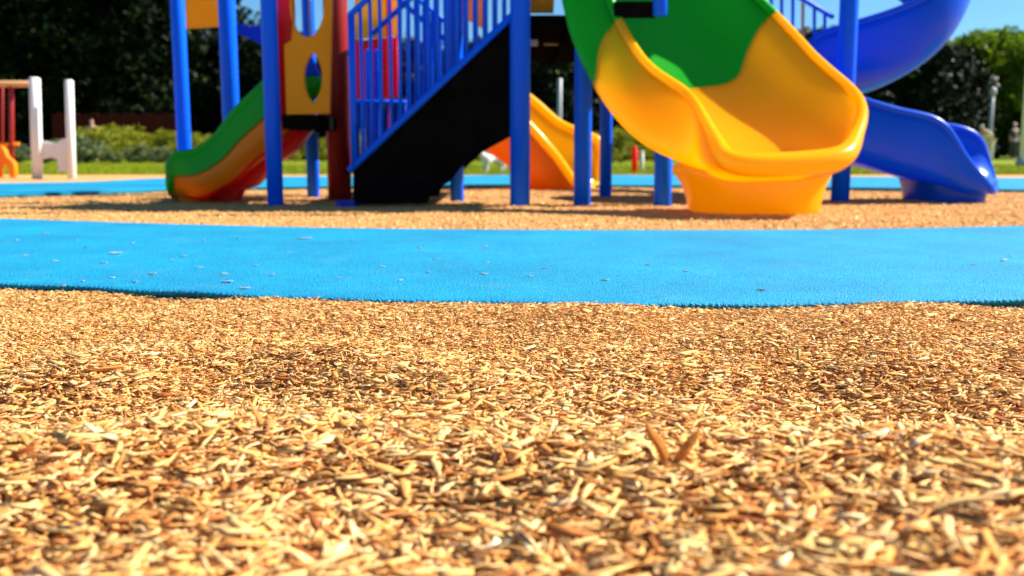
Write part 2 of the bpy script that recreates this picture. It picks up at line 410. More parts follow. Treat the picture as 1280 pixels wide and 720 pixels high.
# ------------------------------------------------------------------ rubber paths
def path_strip(name, near, far, top, thick, res, teeth):
    na = catmull([(a[0],a[1]) for a in near], res); fa = catmull([(a[0],a[1]) for a in far], res)
    s = np.concatenate([[0], np.cumsum(np.linalg.norm(np.diff(na,axis=0),axis=1))])
    j = teeth*((.5+.5*np.sin(s*2*math.pi/.015+2.5*np.sin(s*9)+1.2*np.sin(s*31))))*rng.uniform(.5,1.2,res) + .004*np.sin(s*5.1)*np.sin(s*2.3)+.0035*np.sin(s*23+1) if teeth else np.zeros(res)
    wz = .001*np.sin(s*7)+.0008*np.sin(s*17+2)
    rows = []
    prof = [(.03,-thick),(.028,-thick*.75),(.022,-thick*.45),(.002,-.010),(.0,-.004),(.006,0)]   # (inwards, z)
    for ins, dz in prof:
        k = 1.0 if dz > -thick*.5 else .3
        rows.append(np.stack([na[:,0], na[:,1]-j*k+ins, np.full(res, top+dz)+(wz if teeth else 0)], -1))
    for f in np.linspace(0.02,.985,26):
        rows.append(np.stack([na[:,0]*(1-f)+fa[:,0]*f, (na[:,1]+.008)*(1-f)+fa[:,1]*f, np.full(res, top)+.002*np.sin(s*3+f*9)*(f*(1-f))*4+(wz*(1-f)**6 if teeth else 0)], -1))
    rows.append(np.stack([fa[:,0], fa[:,1], np.full(res, top-.006)], -1))
    rows.append(np.stack([fa[:,0], fa[:,1], np.full(res, top-thick)], -1))
    return gridmesh(name, np.stack(rows, 0)[::-1])
o = link('rubber_path', path_strip('rubber_path', near_w, far_w, .018, .05, 3600, .0018), M['rubber']); tag(o, kind='structure')
FN = [(-700,262),(-300,252),(0,243),(110,239.5),(220,236),(400,232.5),(620,231),(850,231.5),(1060,234),(1280,237),(1700,246)]
FF = [(-700,236),(-300,232),(0,228.5),(110,226.5),(220,222),(400,220),(620,218.7),(850,219),(1060,220.5),(1280,222),(1700,226)]
o = link('rubber_path', path_strip('far_rubber_path', np.array([tuple(G(a,b,.03)) for a,b in FN]), np.array([tuple(G(a,b,.03)) for a,b in FF]), .03, .06, 300, 0), M['rubber']); tag(o, kind='structure')

# chips lying on the near path
spots = [(57,292,9),(108,309,7),(32,319,6),(68,326,8),(145,316,16),(165,304,6),(130,328,8),(140,347,7),(168,352,8),(103,351,6),(190,342,10),(78,357,9),(255,300,7),(297,298,8),(380,298,20),
(250,334,7),(280,342,9),(283,352,16),(305,360,15),(340,343,8),(320,332,6),(230,320,8),(422,347,7),(478,333,7),(535,340,6),(525,310,7),(545,324,8),(608,328,7),(607,308,6),(605,342,10),
(663,345,7),(681,335,8),(810,331,7),(857,339,7),(756,350,9),(738,305,5),(952,362,12),(1255,325,9),(1263,320,7),(1216,331,7),(95,300,5),(215,325,6),(440,300,5),(20,300,5),(500,350,6),(360,315,6)]
for i, (px, py, w) in enumerate(spots):
    p = G(px, py, .0205); L = w/F*p.y
    big = w >= 15
    lab = 'small pale wood chip lying on the near blue rubber path'
    if px == 380: lab = 'long pale chip on the blue path near its far edge, left of centre'
    elif px == 145: lab = 'long pale chip on the far left stretch of the blue path'
    elif px == 283: lab = 'long pale chip second closest to the front edge of the blue path'
    elif px == 305: lab = 'long pale chip closest to the front edge of the blue path'
    elif px == 952: lab = 'long dark chip on the right half of the blue path near its front edge'
    me_c = (.42,.40,.44) if px != 952 else (.2,.12,.1)
    single_chip('wood_chip', p, L, max(.006,L*.45), .002, rng.uniform(-.5,.5), rng.normal(0,.05), 0, .05, np.array(me_c)*rng.uniform(.75,1.15), lab, 'loose chips lying on the near blue path')

# the V-shaped splinter and other striking pieces in the foreground
def vchip():
    b = P(838, 660, .84); b.z = float(hgt(b.x,b.y))+.012
    root = empty('wood_splinter', b)
    tag(root, 'reddish brown V-shaped splinter standing up out of the mulch at lower right', 'wood splinter')
    for (dx, dz, w) in ((-.024,.036,.009),(.025,.030,.008)):
        pth = [(0,0,-.012),(dx*.4,-.002,dz*.35),(dx*.8,.001,dz*.75),(dx,.003,dz)]
        me = tube_me('prong', catmull([Vector(q) for q in pth],9), np.array([w*.5,w*.6,w*.6,w*.62,w*.55,w*.5,w*.42,w*.3,w*.16]), 6)
        nv = len(me.vertices)
        a = me.attributes.new('chipcol','FLOAT_COLOR','POINT'); a.data.foreach_set('color', np.tile([.60,.22,.04,1.],nv).astype(np.float32))
        a = me.attributes.new('grain','FLOAT_VECTOR','POINT'); co = np.empty(nv*3,np.float32); me.vertices.foreach_get('co',co); co = co.reshape(-1,3)*[900,300,60]
        a.data.foreach_set('vector', co.astype(np.float32).ravel())
        link('prong', me, M['chip'], root, False)
vchip()
for (px,py,Lp,yaw,pt,c,lab) in [
    (665,528,22,.9,.7,(.32,.10,.03),'dark brown chip tilted upright in the mulch near the middle'),
    (1020,655,70,.15,.05,(.36,.13,.03),'long dark orange stick lying in the mulch at lower right'),
    (735,652,60,-.1,.06,(.50,.2,.05),'long orange splinter lying left of the V-shaped splinter'),
    (870,590,26,.3,.3,(.30,.1,.03),'short dark chip wedged above the V-shaped splinter'),
    (1235,540,34,-.3,.1,(.16,.06,.03),'dark chip in the hollow at the right edge of the mulch'),
    (250,668,66,.08,.04,(.42,.15,.04),'long reddish splinter lying flat in the mulch at lower left'),
    (575,672,46,.1,.05,(.40,.14,.04),'reddish splinter lying flat in the mulch below the centre'),
    (480,560,30,.75,.35,(.34,.12,.04),'brown splinter leaning in the mulch left of the centre'),
    (790,535,60,-.12,.03,(.45,.2,.07),'long thin tan splinter lying across the mulch right of the centre'),
    (1090,590,50,.35,.1,(.88,.7,.42),'long pale splinter in the mulch at the right'),
    (770,495,32,1.0,.3,(.85,.68,.45),'pale splinter sticking up in the mulch right of the centre'),
    (350,560,44,-.1,.05,(.42,.16,.05),'dark splinter lying flat in the mulch left of the centre'),
    (610,700,48,.9,.2,(.93,.78,.5),'broad pale chip at the bottom of the foreground mulch'),
    (930,625,40,.5,.2,(.93,.8,.55),'broad pale chip in the mulch right of the V-shaped splinter')]:
    p = G(px,py,.02); p.z = float(hgt(p.x,p.y))+.0125; L = Lp/F*p.y
    single_chip('wood_splinter', p, L, min(.009,L*.24), .003, yaw, pt, .3, .04, c, lab, 'larger splinters standing out of the mulch', 'wood splinter')

# ------------------------------------------------------------------ play structure
PS = empty('play_structure', (0,0,0))
tag(PS, 'colourful playground structure of blue posts, stairs and four plastic slides on the wood chips', 'play structure')
def post(px, ybase, rad, mat='blue', top=2.75, tilt=0, label=None):
    b = G(px, ybase, 0); b.y += rad*.6
    o = tube('post', [(b.x,b.y,-.06),(b.x,b.y,top/2),(b.x,b.y,top)], rad, M[mat], PS, 32)
    tube('post_cap', [(b.x,b.y,top+.001),(b.x,b.y,top+.03)], rad*1.08, M[mat], o, 24)
    # clamp collars just below the decks
    return b
pA = post(231,236,.062); pB = post(291,243,.066); pC = post(343,257,.05); pR = post(391,247,.045)
pE = post(571,252,.046); pD = post(650,259,.061); pF = post(728,258,.054); pG = post(757,246,.046)
pH = post(829,258,.054,top=.62); pI = post(1052,253,.060)
# maroon post beside the stairs
b = G(425,250,0); tube('post', [(b.x,b.y,-.05),(b.x,b.y,1.4),(b.x,b.y,2.75)], .082, M['maroon'], PS, 32)['label'] = 'thick dark red post left of the stairs'

# yellow panel far left, top
plate('play_panel', [P(229,-160,8.3),P(277,-160,8.3),P(277,33,8.3),P(232,36,8.3)], [], .02, M['panel'], PS)
# blue side rail dipping towards the small slide
plate('side_rail', [P(290,27,7.9),P(312,33,7.9),P(332,30,7.9),P(336,62,7.9),P(312,48,7.9),P(290,40,7.9)], [], .05, M['navy'], PS)

# orange panel with two openings and red upright beside it
def ell(cx, cy, rx, ry, Y, n=28, lens=1.0):
    out = []
    for k in range(n):
        a = 2*math.pi*k/n; x = math.copysign(abs(math.cos(a))**lens, math.cos(a))
        out.append(P(cx+rx*x, cy+ry*math.sin(a), Y))
    return out
YP = 6.0
outl = [P(358,143,YP),P(412,142,YP),P(416,-60,YP),P(396,-75,YP),P(372,-60,YP),P(364,-20,YP),P(365,20,YP),P(364,50,YP),P(355,56,YP)]
pp = plate('play_panel', outl, [ell(384,6,21,40,YP), ell(391,97,11.5,31,YP,28,1.5)], .045, M['panel'], PS)
pp['label'] = 'orange-yellow panel with a round and a pointed opening'
plate('side_strip', [P(344,152,6.12),P(356,152,6.12),P(362,100,6.12),P(368,45,6.12),P(366,-70,6.12),P(343,-70,6.12)], [], .04, M['red'], PS)
# bead behind the pointed opening
def lathe(name, prof, c, mat, parent, seg=28):
    path = [(c[0],c[1],c[2]+z) for r,z in prof]
    return link(name, tube_me(name, path, [max(r,.0005) for r,z in prof], seg), mat, parent)
c = P(390,102,6.35)
bead = lathe('bead', [(.004,-.13),(.03,-.10),(.062,-.05),(.07,0),(.062,.03)], c, M['green'], PS)
lathe('bead_top', [(.06,.031),(.055,.06),(.03,.11),(.008,.15)], c, M['blue_plastic'], bead)
tube('axle', [(c.x,c.y,c.z-.33),(c.x,c.y,c.z+.6)], .008, M['grey'], bead, 10)

# low deck at the left and high deck in the middle
def deck(name, x0,x1,y0,y1,z1,t=.085):
    d = box(name, (x0,y0,z1-t), (x1,y1,z1), M['black'], PS, .008)
    n = int((x1-x0)/.18)
    for k in range(1,n):
        x = x0+(x1-x0)*k/n
        box('deck_rib', (x-.012,y0+.03,z1-t-.05), (x+.012,y1-.03,z1-t-.003), M['black'], d, .004)
    return d
a = P(352,143,6.05); b2 = P(412,143,6.05)
deck('deck', a.x, b2.x-.06, 6.05, 7.35, a.z, .09)
a = P(628,18,6.0); zd = a.z
deck('deck', a.x, P(790,18,6.05).x, 6.02, 8.3, zd, .07)
plate('play_panel', [P(661,16,6.1),P(692,16,6.1),P(700,-180,6.1),P(661,-180,6.1)], [], .03, M['panel'], PS)
# grey joist ends and bracket under the middle deck
for (x0,y0,x1,y1,Y) in ((662,26,688,29,6.25),(680,42,700,44,6.6),(680,54,700,56,6.9)):
    p0, p1 = P(x0,y1,Y), P(x1,y0,Y); box('deck_joist', p0, (p1.x,Y+.02,p1.z), M['grey'], PS, .002)
p0 = P(662,57,5.95); box('post_bracket', p0, (p0.x+.05,p0.y+.03,p0.z+.035), M['grey'], PS, .004)

# ---- stairs
YS, YS2 = 5.86, 6.75
st_out = [P(441,212,YS),P(637,26,YS),P(641,26,YS),P(641,166,YS),P(612,182,YS),P(598,190,YS),P(575,211,YS),P(560,229,YS),P(541,236,YS),P(534,254,YS),P(441,256,YS)]
stairs = plate('stairs', st_out, [], .03, M['black'], PS); stairs['label'] = 'black-sided stairs rising to the right with blue railings'
# far side plate and treads
far_out = [(v.x, YS2, v.z) for v in st_out]
plate('side_panel', far_out, [], .03, M['black'], stairs)
s0, s1 = P(446,216,YS), P(636,36,YS)
nt_ = 7
for k in range(nt_):
    f = (k+.5)/nt_; x = s0.x+(s1.x-s0.x)*f; z = s0.z+(s1.z-s0.z)*f-.03
    box('tread', (x-.09, YS+.035, z-.025), (x+.09, YS2-.005, z), M['black'], stairs, .004)
    box('riser', (x-.09, YS+.035, z-.10), (x-.078, YS2-.005, z-.028), M['black'], stairs, .002)
for Y, dY in ((YS,-.012),(YS2,.02)):
    e0, e1 = P(436,214,YS), P(641,19,YS)
    tube('stringer', [(e0.x,Y+dY,e0.z),(e1.x,Y+dY,e1.z)], .021, M['blue'], stairs, 12)
def rail_set(Y, xs, lo, hi, rb, mat='blue', top=True):
    """balusters between two sloping lines given as ((px,py),(px,py)) seen at depth YS"""
    (l0,l1),(h0,h1) = lo,hi
    L0,L1,H0,H1 = P(*l0,YS),P(*l1,YS),P(*h0,YS),P(*h1,YS)
    for px in xs:
        x = P(px,100,YS).x
        zl = L0.z+(L1.z-L0.z)*(x-L0.x)/(L1.x-L0.x); zh = H0.z+(H1.z-H0.z)*(x-H0.x)/(H1.x-H0.x)
        tube('baluster', [(x,Y,zl),(x,Y,zh)], rb, M[mat], stairs, 10, False)
    if top: tube('handrail', [(H0.x,Y,H0.z),(H1.x,Y,H1.z)], .019, M[mat], stairs, 12)
lo = ((436,214),(641,19)); hi = ((437,20),(640,-172))
rail_set(YS-.012, [441], lo, hi, .022, 'blue', False)
rail_set(YS-.012, [452.5,464.5,476.5,489,500.5], lo, hi, .0115, 'blue', True)
rail_set(YS-.012, [512,524,536,548,560,572,584,596,608,620,631], lo, hi, .0115, 'blue', False)
rail_set(YS2+.02, [502,516,530,544,558,572,586,600,614,628], lo, hi, .0125, 'blue', True)
# small foot under the stair start
p0 = P(424,258,5.95); box('foot', (p0.x, 5.83,-.03), (P(446,258,5.9).x, 5.99,.035), M['navy'], stairs, .006)
# rear railing seen through the balusters: level rail with bars, sloping double rail
def tb(name, a, b_, r, mat='blue', par=None): return tube(name, [a,b_], r, M[mat], par or PS, 10)
rr = tb('rear_railing', P(444,128,7.3), P(508,128,7.3), .018)
for px in (448,460,472,484,496,506): tb('baluster', P(px,128,7.3), P(px,196,7.3), .011, 'navy', rr)
tb('lower_rail', P(444,196,7.3), P(508,196,7.3), .016, 'navy', rr)
r2 = tb('rear_railing', P(490,-8,7.5), P(566,58,7.5), .02)
tb('upper_rail', P(490,-28,7.5), P(566,35,7.5), .018, 'blue', r2)
for k,px in enumerate((500,510,520,530,540,550,560)): tb('baluster', P(px,(px-490)*.87-28,7.5), P(px,190-(k%2)*6,7.5), .016, 'blue', r2)
# yellow and red panel behind the stairs
plate('play_panel', [P(443,-120,7.7),P(497,-120,7.7),P(497,44,7.7),P(443,49,7.7)], [], .03, M['yellow'], PS)
plate('play_panel', [P(443,51,7.72),P(497,46,7.72),P(497,122,7.72),P(443,124,7.72)], [], .03, M['red'], PS)
tube('pole', [P(486,-150,7.6),P(487,232,7.6)], .024, M['red'], PS, 14)
for px,m_ in ((461,'blue'),(472,'blue_plastic')): tube('pole', [P(px,62,7.55),P(px,232,7.55)], .027, M[m_], PS, 14)
plate('play_panel', [P(575,-80,7.9),P(604,-80,7.9),P(604,36,7.9),P(575,20,7.9)], [], .03, M['panel'], PS)

# ---- slides
def U_surface(rows, p=.62, q=.62):
    Ls = [r[0] for r in rows]; Rs = [r[1] for r in rows]; Fs = [r[2] for r in rows]
    def ev(s, t):
        s = np.asarray(s, float); t = np.asarray(t, float)
        L, Rr, Fl = cr_eval(Ls, t), cr_eval(Rs, t), cr_eval(Fs, t)
        a = s*math.pi/2
        x = (np.sign(a)*np.abs(np.sin(a))**p)[...,None]; d = (np.abs(np.cos(a))**q)[...,None]
        Mx = (L+Rr)/2
        return Mx + x*(Rr-L)/2 + d*(Fl-Mx)
    return ev
def loft_part(name, ev, s0, s1, t0f, t1f, ns, nt2, mat, parent, thick=.022, seamed=True):
    # s spaced by arc-ish length
    S_ = np.linspace(s0, s1, ns)
    TT = np.linspace(0, 1, nt2)
    s, u = np.meshgrid(S_, TT, indexing='ij')
    t = t0f(s)*(1-u)+t1f(s)*u
    pts = ev(s, t)
    me = gridmesh(name, pts); o = link(name, me, mat, parent)
    m = o.modifiers.new('solid', 'SOLIDIFY'); m.thickness = thick; m.offset = 0; m.use_quality_normals = True
    return o
def rim(name, pts, rad, mat, parent, n=160, seg=14):
    c_ = catmull(pts, n)
    return link(name, tube_me(name, c_, rad, seg), mat, parent)
K = lambda v: (lambda s: np.full_like(s, float(v)))

# main yellow and green slide -----------------------------------------------
rows = [
 (P(903,184,4.92), P(1064,176,5.00), P(983,203,4.80)),
 (P(884,160,5.02), P(1079,150,5.14), P(974,222,4.96)),
 (P(868,122,5.20), P(1077,124,5.34), P(962,218,5.10)),
 (P(840,104,5.32), P(1054,102,5.46), P(926,206,5.20)),
 (P(812,86,5.40),  P(1022,76,5.58),  P(885,184,5.32)),
 (P(790,56,5.48),  P(995,46,5.68),   P(848,152,5.46)),
 (P(772,24,5.56),  P(968,18,5.76),   P(814,108,5.60)),
 (P(760,-8,5.64),  P(944,-6,5.84),   P(784,58,5.74)),
 (P(748,-50,5.72), P(915,-46,5.90),  P(762,2,5.86)),
 (P(730,-110,5.80),P(880,-100,5.96), P(742,-52,5.96)),
 (P(715,-150,5.95),P(850,-140,6.10), P(732,-70,6.08)),
]
ev = U_surface(rows, .55, .48)
def seam(s):
    # tongues of yellow reach up at both rims; the floor joint sits lower
    b_ = np.where(s < 0, 6.0-.0*s, 6.1)
    dip = np.where(s<0, np.clip((1-np.abs(s))/.30,0,1), np.clip((1-np.abs(s))/.42,0,1))
    sm = dip*dip*(3-2*dip)
    return b_ - np.where(s<0,.35,.35)*sm*1.0 - .25*np.exp(-((s+.82)/.07)**2)*0 + .06*np.sin(s*9)*sm
slide = loft_part('slide', ev, -1, 1, K(0), seam, 90, 90, M['yellow'], PS, .024)
slide['label'] = 'wide yellow scoop slide with a green upper section'
loft_part('upper_section', ev, -1, 1, lambda s: seam(s)+.012, K(10), 90, 70, M['green'], slide, .022)
# rolled rim: left edge -> around the lip -> right edge
Lr = lambda t: ev(np.array(-1.0), np.array(float(t))); Rr_ = lambda t: ev(np.array(1.0), np.array(float(t)))
lip = [ev(np.array(float(s)), np.array(0.0)) for s in np.linspace(-.93,.93,9)]
yl = [Lr(t) for t in (6.0,5.4,4.8,4.2,3.6,3,2.5,2,1.5,1,.5,.15)] + lip + [Rr_(t) for t in (.15,.5,1,1.5,2,2.5,3,3.6,4.2,4.8,5.4,6.1)]
rr_n = 260
ys_ = catmull(yl, rr_n); prog = np.linspace(0,1,rr_n)
for _ in range(3):
    ker = np.ones(17)/17; pad = np.pad(ys_, ((8,8),(0,0)), 'edge')
    sm_ = np.stack([np.convolve(pad[:,k], ker, 'valid') for k in range(3)], 1)
    wt_ = np.clip(np.minimum(prog,1-prog)*7-.3, 0, 1)[:,None]; ys_ = ys_*(1-wt_)+sm_*wt_
rads = .027+.034*np.exp(-(np.abs(prog-.5)/.17)**2.4)
ys_[:,2] -= .012*np.exp(-((prog-.5)/.15)**2)
link('rim', tube_me('rim', ys_, rads, 18), M['yellow'], slide)
gl = catmull([Lr(t) for t in np.linspace(5.9,10,10)], 60); link('rim', tube_me('rim', gl, .028, 16), M['green'], slide)
gr = catmull([Rr_(t) for t in np.linspace(5.98,10,10)], 60); link('rim', tube_me('rim', gr, .028, 16), M['green'], slide)
sb = np.linspace(-.985,.985,120); tube_pts = ev(sb, seam(sb))
link('seam_lip', tube_me('seam_lip', tube_pts, .0155, 10), M['yellow'], slide)
# foot pedestal
def pedestal(name, cpx, Yc, levels, mat, parent, dy):
    """levels: (py-like z, half width m, half depth m, dx)"""
    seg = 48; rings = []
    for z, hw, hd, dx in levels:
        an = np.linspace(0, 2*np.pi, seg, endpoint=False)
        e = .75
        xx = np.sign(np.cos(an))*np.abs(np.cos(an))**e*hw; yy = np.sign(np.sin(an))*np.abs(np.sin(an))**e*hd
        rings.append(np.stack([cpx+dx+xx, Yc+yy, np.full(seg, z)], -1))
    V = np.vstack(rings); n = len(levels); idx = np.arange(n*seg).reshape(n, seg)
    a_, b_ = idx[:-1], idx[1:]
    Q = np.stack([a_, np.roll(a_,-1,1), np.roll(b_,-1,1), b_], -1).reshape(-1,4)
    faces = [tuple(q) for q in Q]+[tuple(idx[0][::-1]), tuple(idx[-1])]
    me = bpy.data.meshes.new(name); me.from_pydata([tuple(v) for v in V], [], faces); me.update()
    return link(name, me, mat, parent)
fx = P(945,240,5.3).x
pedestal('foot', fx, 5.36, [(-.03,.325,.28,0),(.0,.34,.30,0),(.02,.348,.305,0),(.09,.365,.31,-.004),(.15,.385,.31,-.006),(.19,.41,.31,-.01),(.23,.43,.30,-.012),(.26,.43,.26,-.01),(.29,.38,.20,0)], M['yellow'], slide, 0)
# deck nosing and hanging post over the slide entry
p0, p1 = P(768,20,5.52), P(826,0,5.52)
box('deck_nosing', (p0.x,5.52,p0.z), (P(822,20,5.52).x,5.62,p0.z+.08), M['black'], PS, .006)
tube('post', [P(825,21,5.52), P(825,-240,5.52)], .040, M['blue'], PS, 24)

# blue curved slide at the right --------------------------------------------
def W(x,y,z): return Vector((x,y,z))
def arc(pv, ang, ro, ri, zr_o, zr_i, zf):
    a = R(ang); d = Vector((math.cos(a), math.sin(a), 0)); pv = Vector(pv+(0,))
    O = pv+d*ro; I = pv+d*ri; Fm = pv+d*((ro+ri)/2)
    return O, I, Fm, zr_o, zr_i, zf
rows = [
 (P(1236,232,6.18), P(1240,222,6.80), P(1243,236,6.5)),
 (P(1221,216,6.16), P(1233,198,6.80), P(1234,237,6.45)),
 (P(1203,192,6.14), P(1225,176,6.80), P(1212,236,6.42)),
 (P(1186,164,6.12), P(1210,164,6.80), P(1184,231,6.42)),
 (P(1164,148,6.12), P(1185,158,6.80), P(1152,225,6.42)),
 (P(1125,139,6.12), P(1130,152,6.82), P(1110,216,6.42)),
 (P(1080,126,6.14), P(1085,146,6.84), P(1066,204,6.42)),
 (P(1030,108,6.22), P(1050,140,6.88), P(1010,190,6.45)),
]
pv = (2.22, 7.0)
for ang, zo, zi, zf in ((-130,.85,.74,.40),(-165,.95,.90,.50),(160,1.05,1.03,.60),(125,1.12,1.12,.70)):
    O,I,Fm,*_ = arc(pv, ang, .78, .10, 0,0,0); rows.append((W(O.x,O.y,zo), W(I.x,I.y,zi), W(Fm.x,Fm.y,zf)))
# upper run: far rim first (keeps the side order), near rim second
rows += [
 (W(2.30,7.80,1.10), W(2.25,7.08,1.18), W(2.30,7.45,.74)),
 (W(2.65,7.80,1.18), W(2.65,7.02,1.30), W(2.70,7.42,.80)),
 (W(2.95,7.85,1.32), W(2.96,7.02,1.43), W(3.02,7.42,.95)),
 (W(3.20,7.95,1.50), W(3.28,7.15,1.64), W(3.24,7.55,1.14)),
 (W(3.25,8.20,1.82), W(3.50,7.55,1.86), W(3.38,7.90,1.42)),
 (W(3.05,8.55,2.10), W(3.52,8.10,2.08), W(3.28,8.35,1.70)),
 (W(2.70,8.90,2.30), W(3.30,9.10,2.28), W(3.00,9.00,1.90)),
]
evb = U_surface(rows, .7, .62); nb = len(rows)-1
bs = loft_part('slide', evb, -1, 1, K(0), K(nb), 60, 260, M['blue_plastic'], PS, .024); bs['label'] = 'blue curved slide with its exit to the right'
lp = [evb(np.array(float(s)), np.array(0.0)) for s in np.linspace(-.9,.9,7)]
edge = [evb(np.array(-1.),np.array(float(t))) for t in np.arange(nb,0,-.5)]+lp+[evb(np.array(1.),np.array(float(t))) for t in np.arange(.5,nb+.1,.5)]
link('rim', tube_me('rim', catmull(edge, 420), .024, 12), M['blue_plastic'], bs)
bx = P(1185,245,6.5).x
pedestal('foot', bx, 6.55, [(-.03,.215,.29,-.01),(0,.222,.30,-.01),(.06,.23,.305,-.012),(.13,.25,.31,-.016),(.18,.27,.29,-.018)], M['blue_plastic'], bs, 0)

# rear yellow and orange slide ----------------------------------------------
rows = [
 (P(722,231,8.50), P(744,222,9.1), P(736,236,8.85)),
 (P(712,220,8.46), P(752,196,9.1), P(722,238,8.82)),
 (P(696,197,8.42), P(746,175,9.1), P(706,239,8.80)),
 (P(680,178,8.40), P(718,163,9.1), P(684,238,8.80)),
 (P(664,160,8.40), P(697,153,9.1), P(662,227,8.80)),
 (P(648,144,8.40), P(673,132,9.1), P(641,203,8.80)),
 (P(625,126,8.40), P(645,108,9.1), P(615,184,8.80)),
 (P(600,98,8.50), P(620,80,9.2), P(588,162,8.90)),
]
evr = U_surface(rows, .6, .55)
rs = loft_part('slide', evr, -1, -.12, K(0), K(7), 30, 60, M['orange'], PS, .03); rs['label'] = 'orange slide with a yellow inside, far behind the posts'
loft_part('inner_wall', evr, -.119, 1, K(0), K(7), 30, 60, M['yellow'], rs, .03)
edge = [evr(np.array(-1.),np.array(float(t))) for t in np.arange(7,-.1,-.5)]+[evr(np.array(float(s)),np.array(0.)) for s in np.linspace(-.8,.8,5)]+[evr(np.array(1.),np.array(float(t))) for t in np.arange(.5,7.1,.5)]
link('rim', tube_me('rim', catmull(edge, 160), .042, 12), M['yellow'], rs)
pedestal('foot', P(698,230,8.7).x, 8.8, [(-.03,.20,.25,0),(0,.21,.26,0),(.05,.22,.27,0),(.10,.24,.28,0)], M['orange'], rs, 0)

# small green, orange and red slide at the left ------------------------------
rows = [
 (P(212,206,6.25), P(222,206,6.85), P(218,243,6.55)),
 (P(222,194,6.25), P(232,196,6.85), P(228,248,6.55)),
 (P(244,190,6.25), P(252,190,6.85), P(254,248,6.5)),
 (P(270,172,6.25), P(278,172,6.85), P(288,232,6.5)),
 (P(292,143,6.25), P(300,145,6.85), P(312,212,6.5)),
 (P(312,123,6.25), P(320,125,6.85), P(334,194,6.5)),
 (P(334,102,6.25), P(340,105,6.85), P(357,174,6.5)),
 (P(352,84,6.30), P(358,88,6.85), P(376,160,6.55)),
]
evl = U_surface(rows, .55, .5)
ss = loft_part('slide', evl, -.42, .42, K(0), K(7), 24, 60, M['red'], PS, .02); ss['label'] = 'small slide with green edges, orange sides and a red underside'
for a_, b_, nm, mt, th in ((-1,-.865,'edge_band','green',.05),(-.865,-.42,'side_wall','orange',.026),(.42,.865,'side_wall','orange',.026),(.865,1,'edge_band','green',.05)):
    o = loft_part(nm, evl, a_, b_, K(0), K(7), 14, 60, M[mt], ss, th)
link('rim', tube_me('rim', catmull([evl(np.array(-1.),np.array(float(t))) for t in np.arange(7,-.1,-.5)]+[evl(np.array(float(s)),np.array(0.)) for s in (-.9,-.6,0,.6,.9)]+[evl(np.array(1.),np.array(float(t))) for t in np.arange(.5,7.1,.5)],140), .028, 12), M['green'], ss)
kl = [P(259,255,6.5),P(262,237,6.5),P(300,208,6.5),P(330,176,6.5),P(352,160,6.5),P(386,160,6.5),P(366,188,6.5),P(350,200,6.5),P(336,210,6.5),P(318,232,6.5),P(300,238,6.5),P(290,256,6.5)]
plate('support_fin', smoothpoly(kl,3), [], .16, M['red'], ss)
pedestal('foot', P(246,246,6.5).x, 6.52, [(-.03,.085,.2,0),(0,.09,.2,0),(.05,.1,.22,0),(.10,.12,.25,0)], M['orange'], ss, 0)

# railing of the far stairs, right of the big slide --------------------------
fr = tb('rear_railing', P(958,-28,8.2), P(1042,22,8.2), .02)
for px in (952,964,977,991,1018,1031): tb('baluster', P(px,(px-958)*.6-28,8.2), P(px,92,8.2), .014, 'blue', fr)
tb('pole', P(1004,-40,8.4), P(1003,92,8.4), .014, 'tanwood', PS)
tb('lower_rail', P(948,92,8.2), P(1046,92,8.2), .02, 'blue', fr)

# roof: unseen, added above the frame only to shade posts and ground
def shadow_caster(x0,x1,y0,y1,z,h,mat):
    bm = bmesh.new(); cx,cy = (x0+x1)/2,(y0+y1)/2
    vs = [bm.verts.new(v) for v in ((x0,y0,z),(x1,y0,z),(x1,y1,z),(x0,y1,z),(cx-.2,cy,z+h),(cx+.2,cy,z+h))]
    for f in ((0,1,5,4),(1,2,5),(2,3,4,5),(3,0,4)): bm.faces.new([vs[i] for i in f])
    me = bpy.data.meshes.new('shadow_caster'); bm.to_mesh(me); bm.free()
    o = link('shadow_caster', me, M[mat], PS, False); m = o.modifiers.new('s','SOLIDIFY'); m.thickness = .03; return o

shadow_caster(.45,3.0,6.2,6.95,2.85,.45,'red')
# ------------------------------------------------------------------ background things
def leaves(name, centres, radii, per, size, flat=.6):
    C = []; 
    for c_, r_ in zip(centres, radii):
        d = rng.normal(size=(per,3)); d /= np.linalg.norm(d,axis=1)[:,None]; rr_ = rng.uniform(.35,1.0,(per,1))**.5
        C.append(np.array(c_)+d*rr_*np.array([r_,r_,r_*flat+r_*.15]))
    C = np.vstack(C); n = len(C)
    a = rng.normal(size=(n,3)); a /= np.linalg.norm(a,axis=1)[:,None]
    b_ = np.cross(a, rng.normal(size=(n,3))); b_ /= np.linalg.norm(b_,axis=1)[:,None]
    s = size*rng.uniform(.6,1.3,(n,1))
    V = np.stack([C-a*s, C+b_*s*.5, C+a*s, C-b_*s*.5], 1).reshape(-1,3)
    Q = np.arange(n*4).reshape(n,4)
    rnd = np.repeat(rng.random(n),4)
    return npmesh(name, V, Q, {'rnd':('FLOAT', rnd)})
def crown_centres(h0, h1, rx, n):
    out, rad = [], []
    for _ in range(n):
        t = rng.random(); z = h0+(h1-h0)*t
        w = rx*math.sqrt(max(.05, 1-((t-.42)/.62)**2))
        a = rng.uniform(0,6.28); r = w*math.sqrt(rng.random())
        out.append((r*math.cos(a), r*math.sin(a), z)); rad.append(rng.uniform(.5,1.05)*rx*.33)
    return out, rad
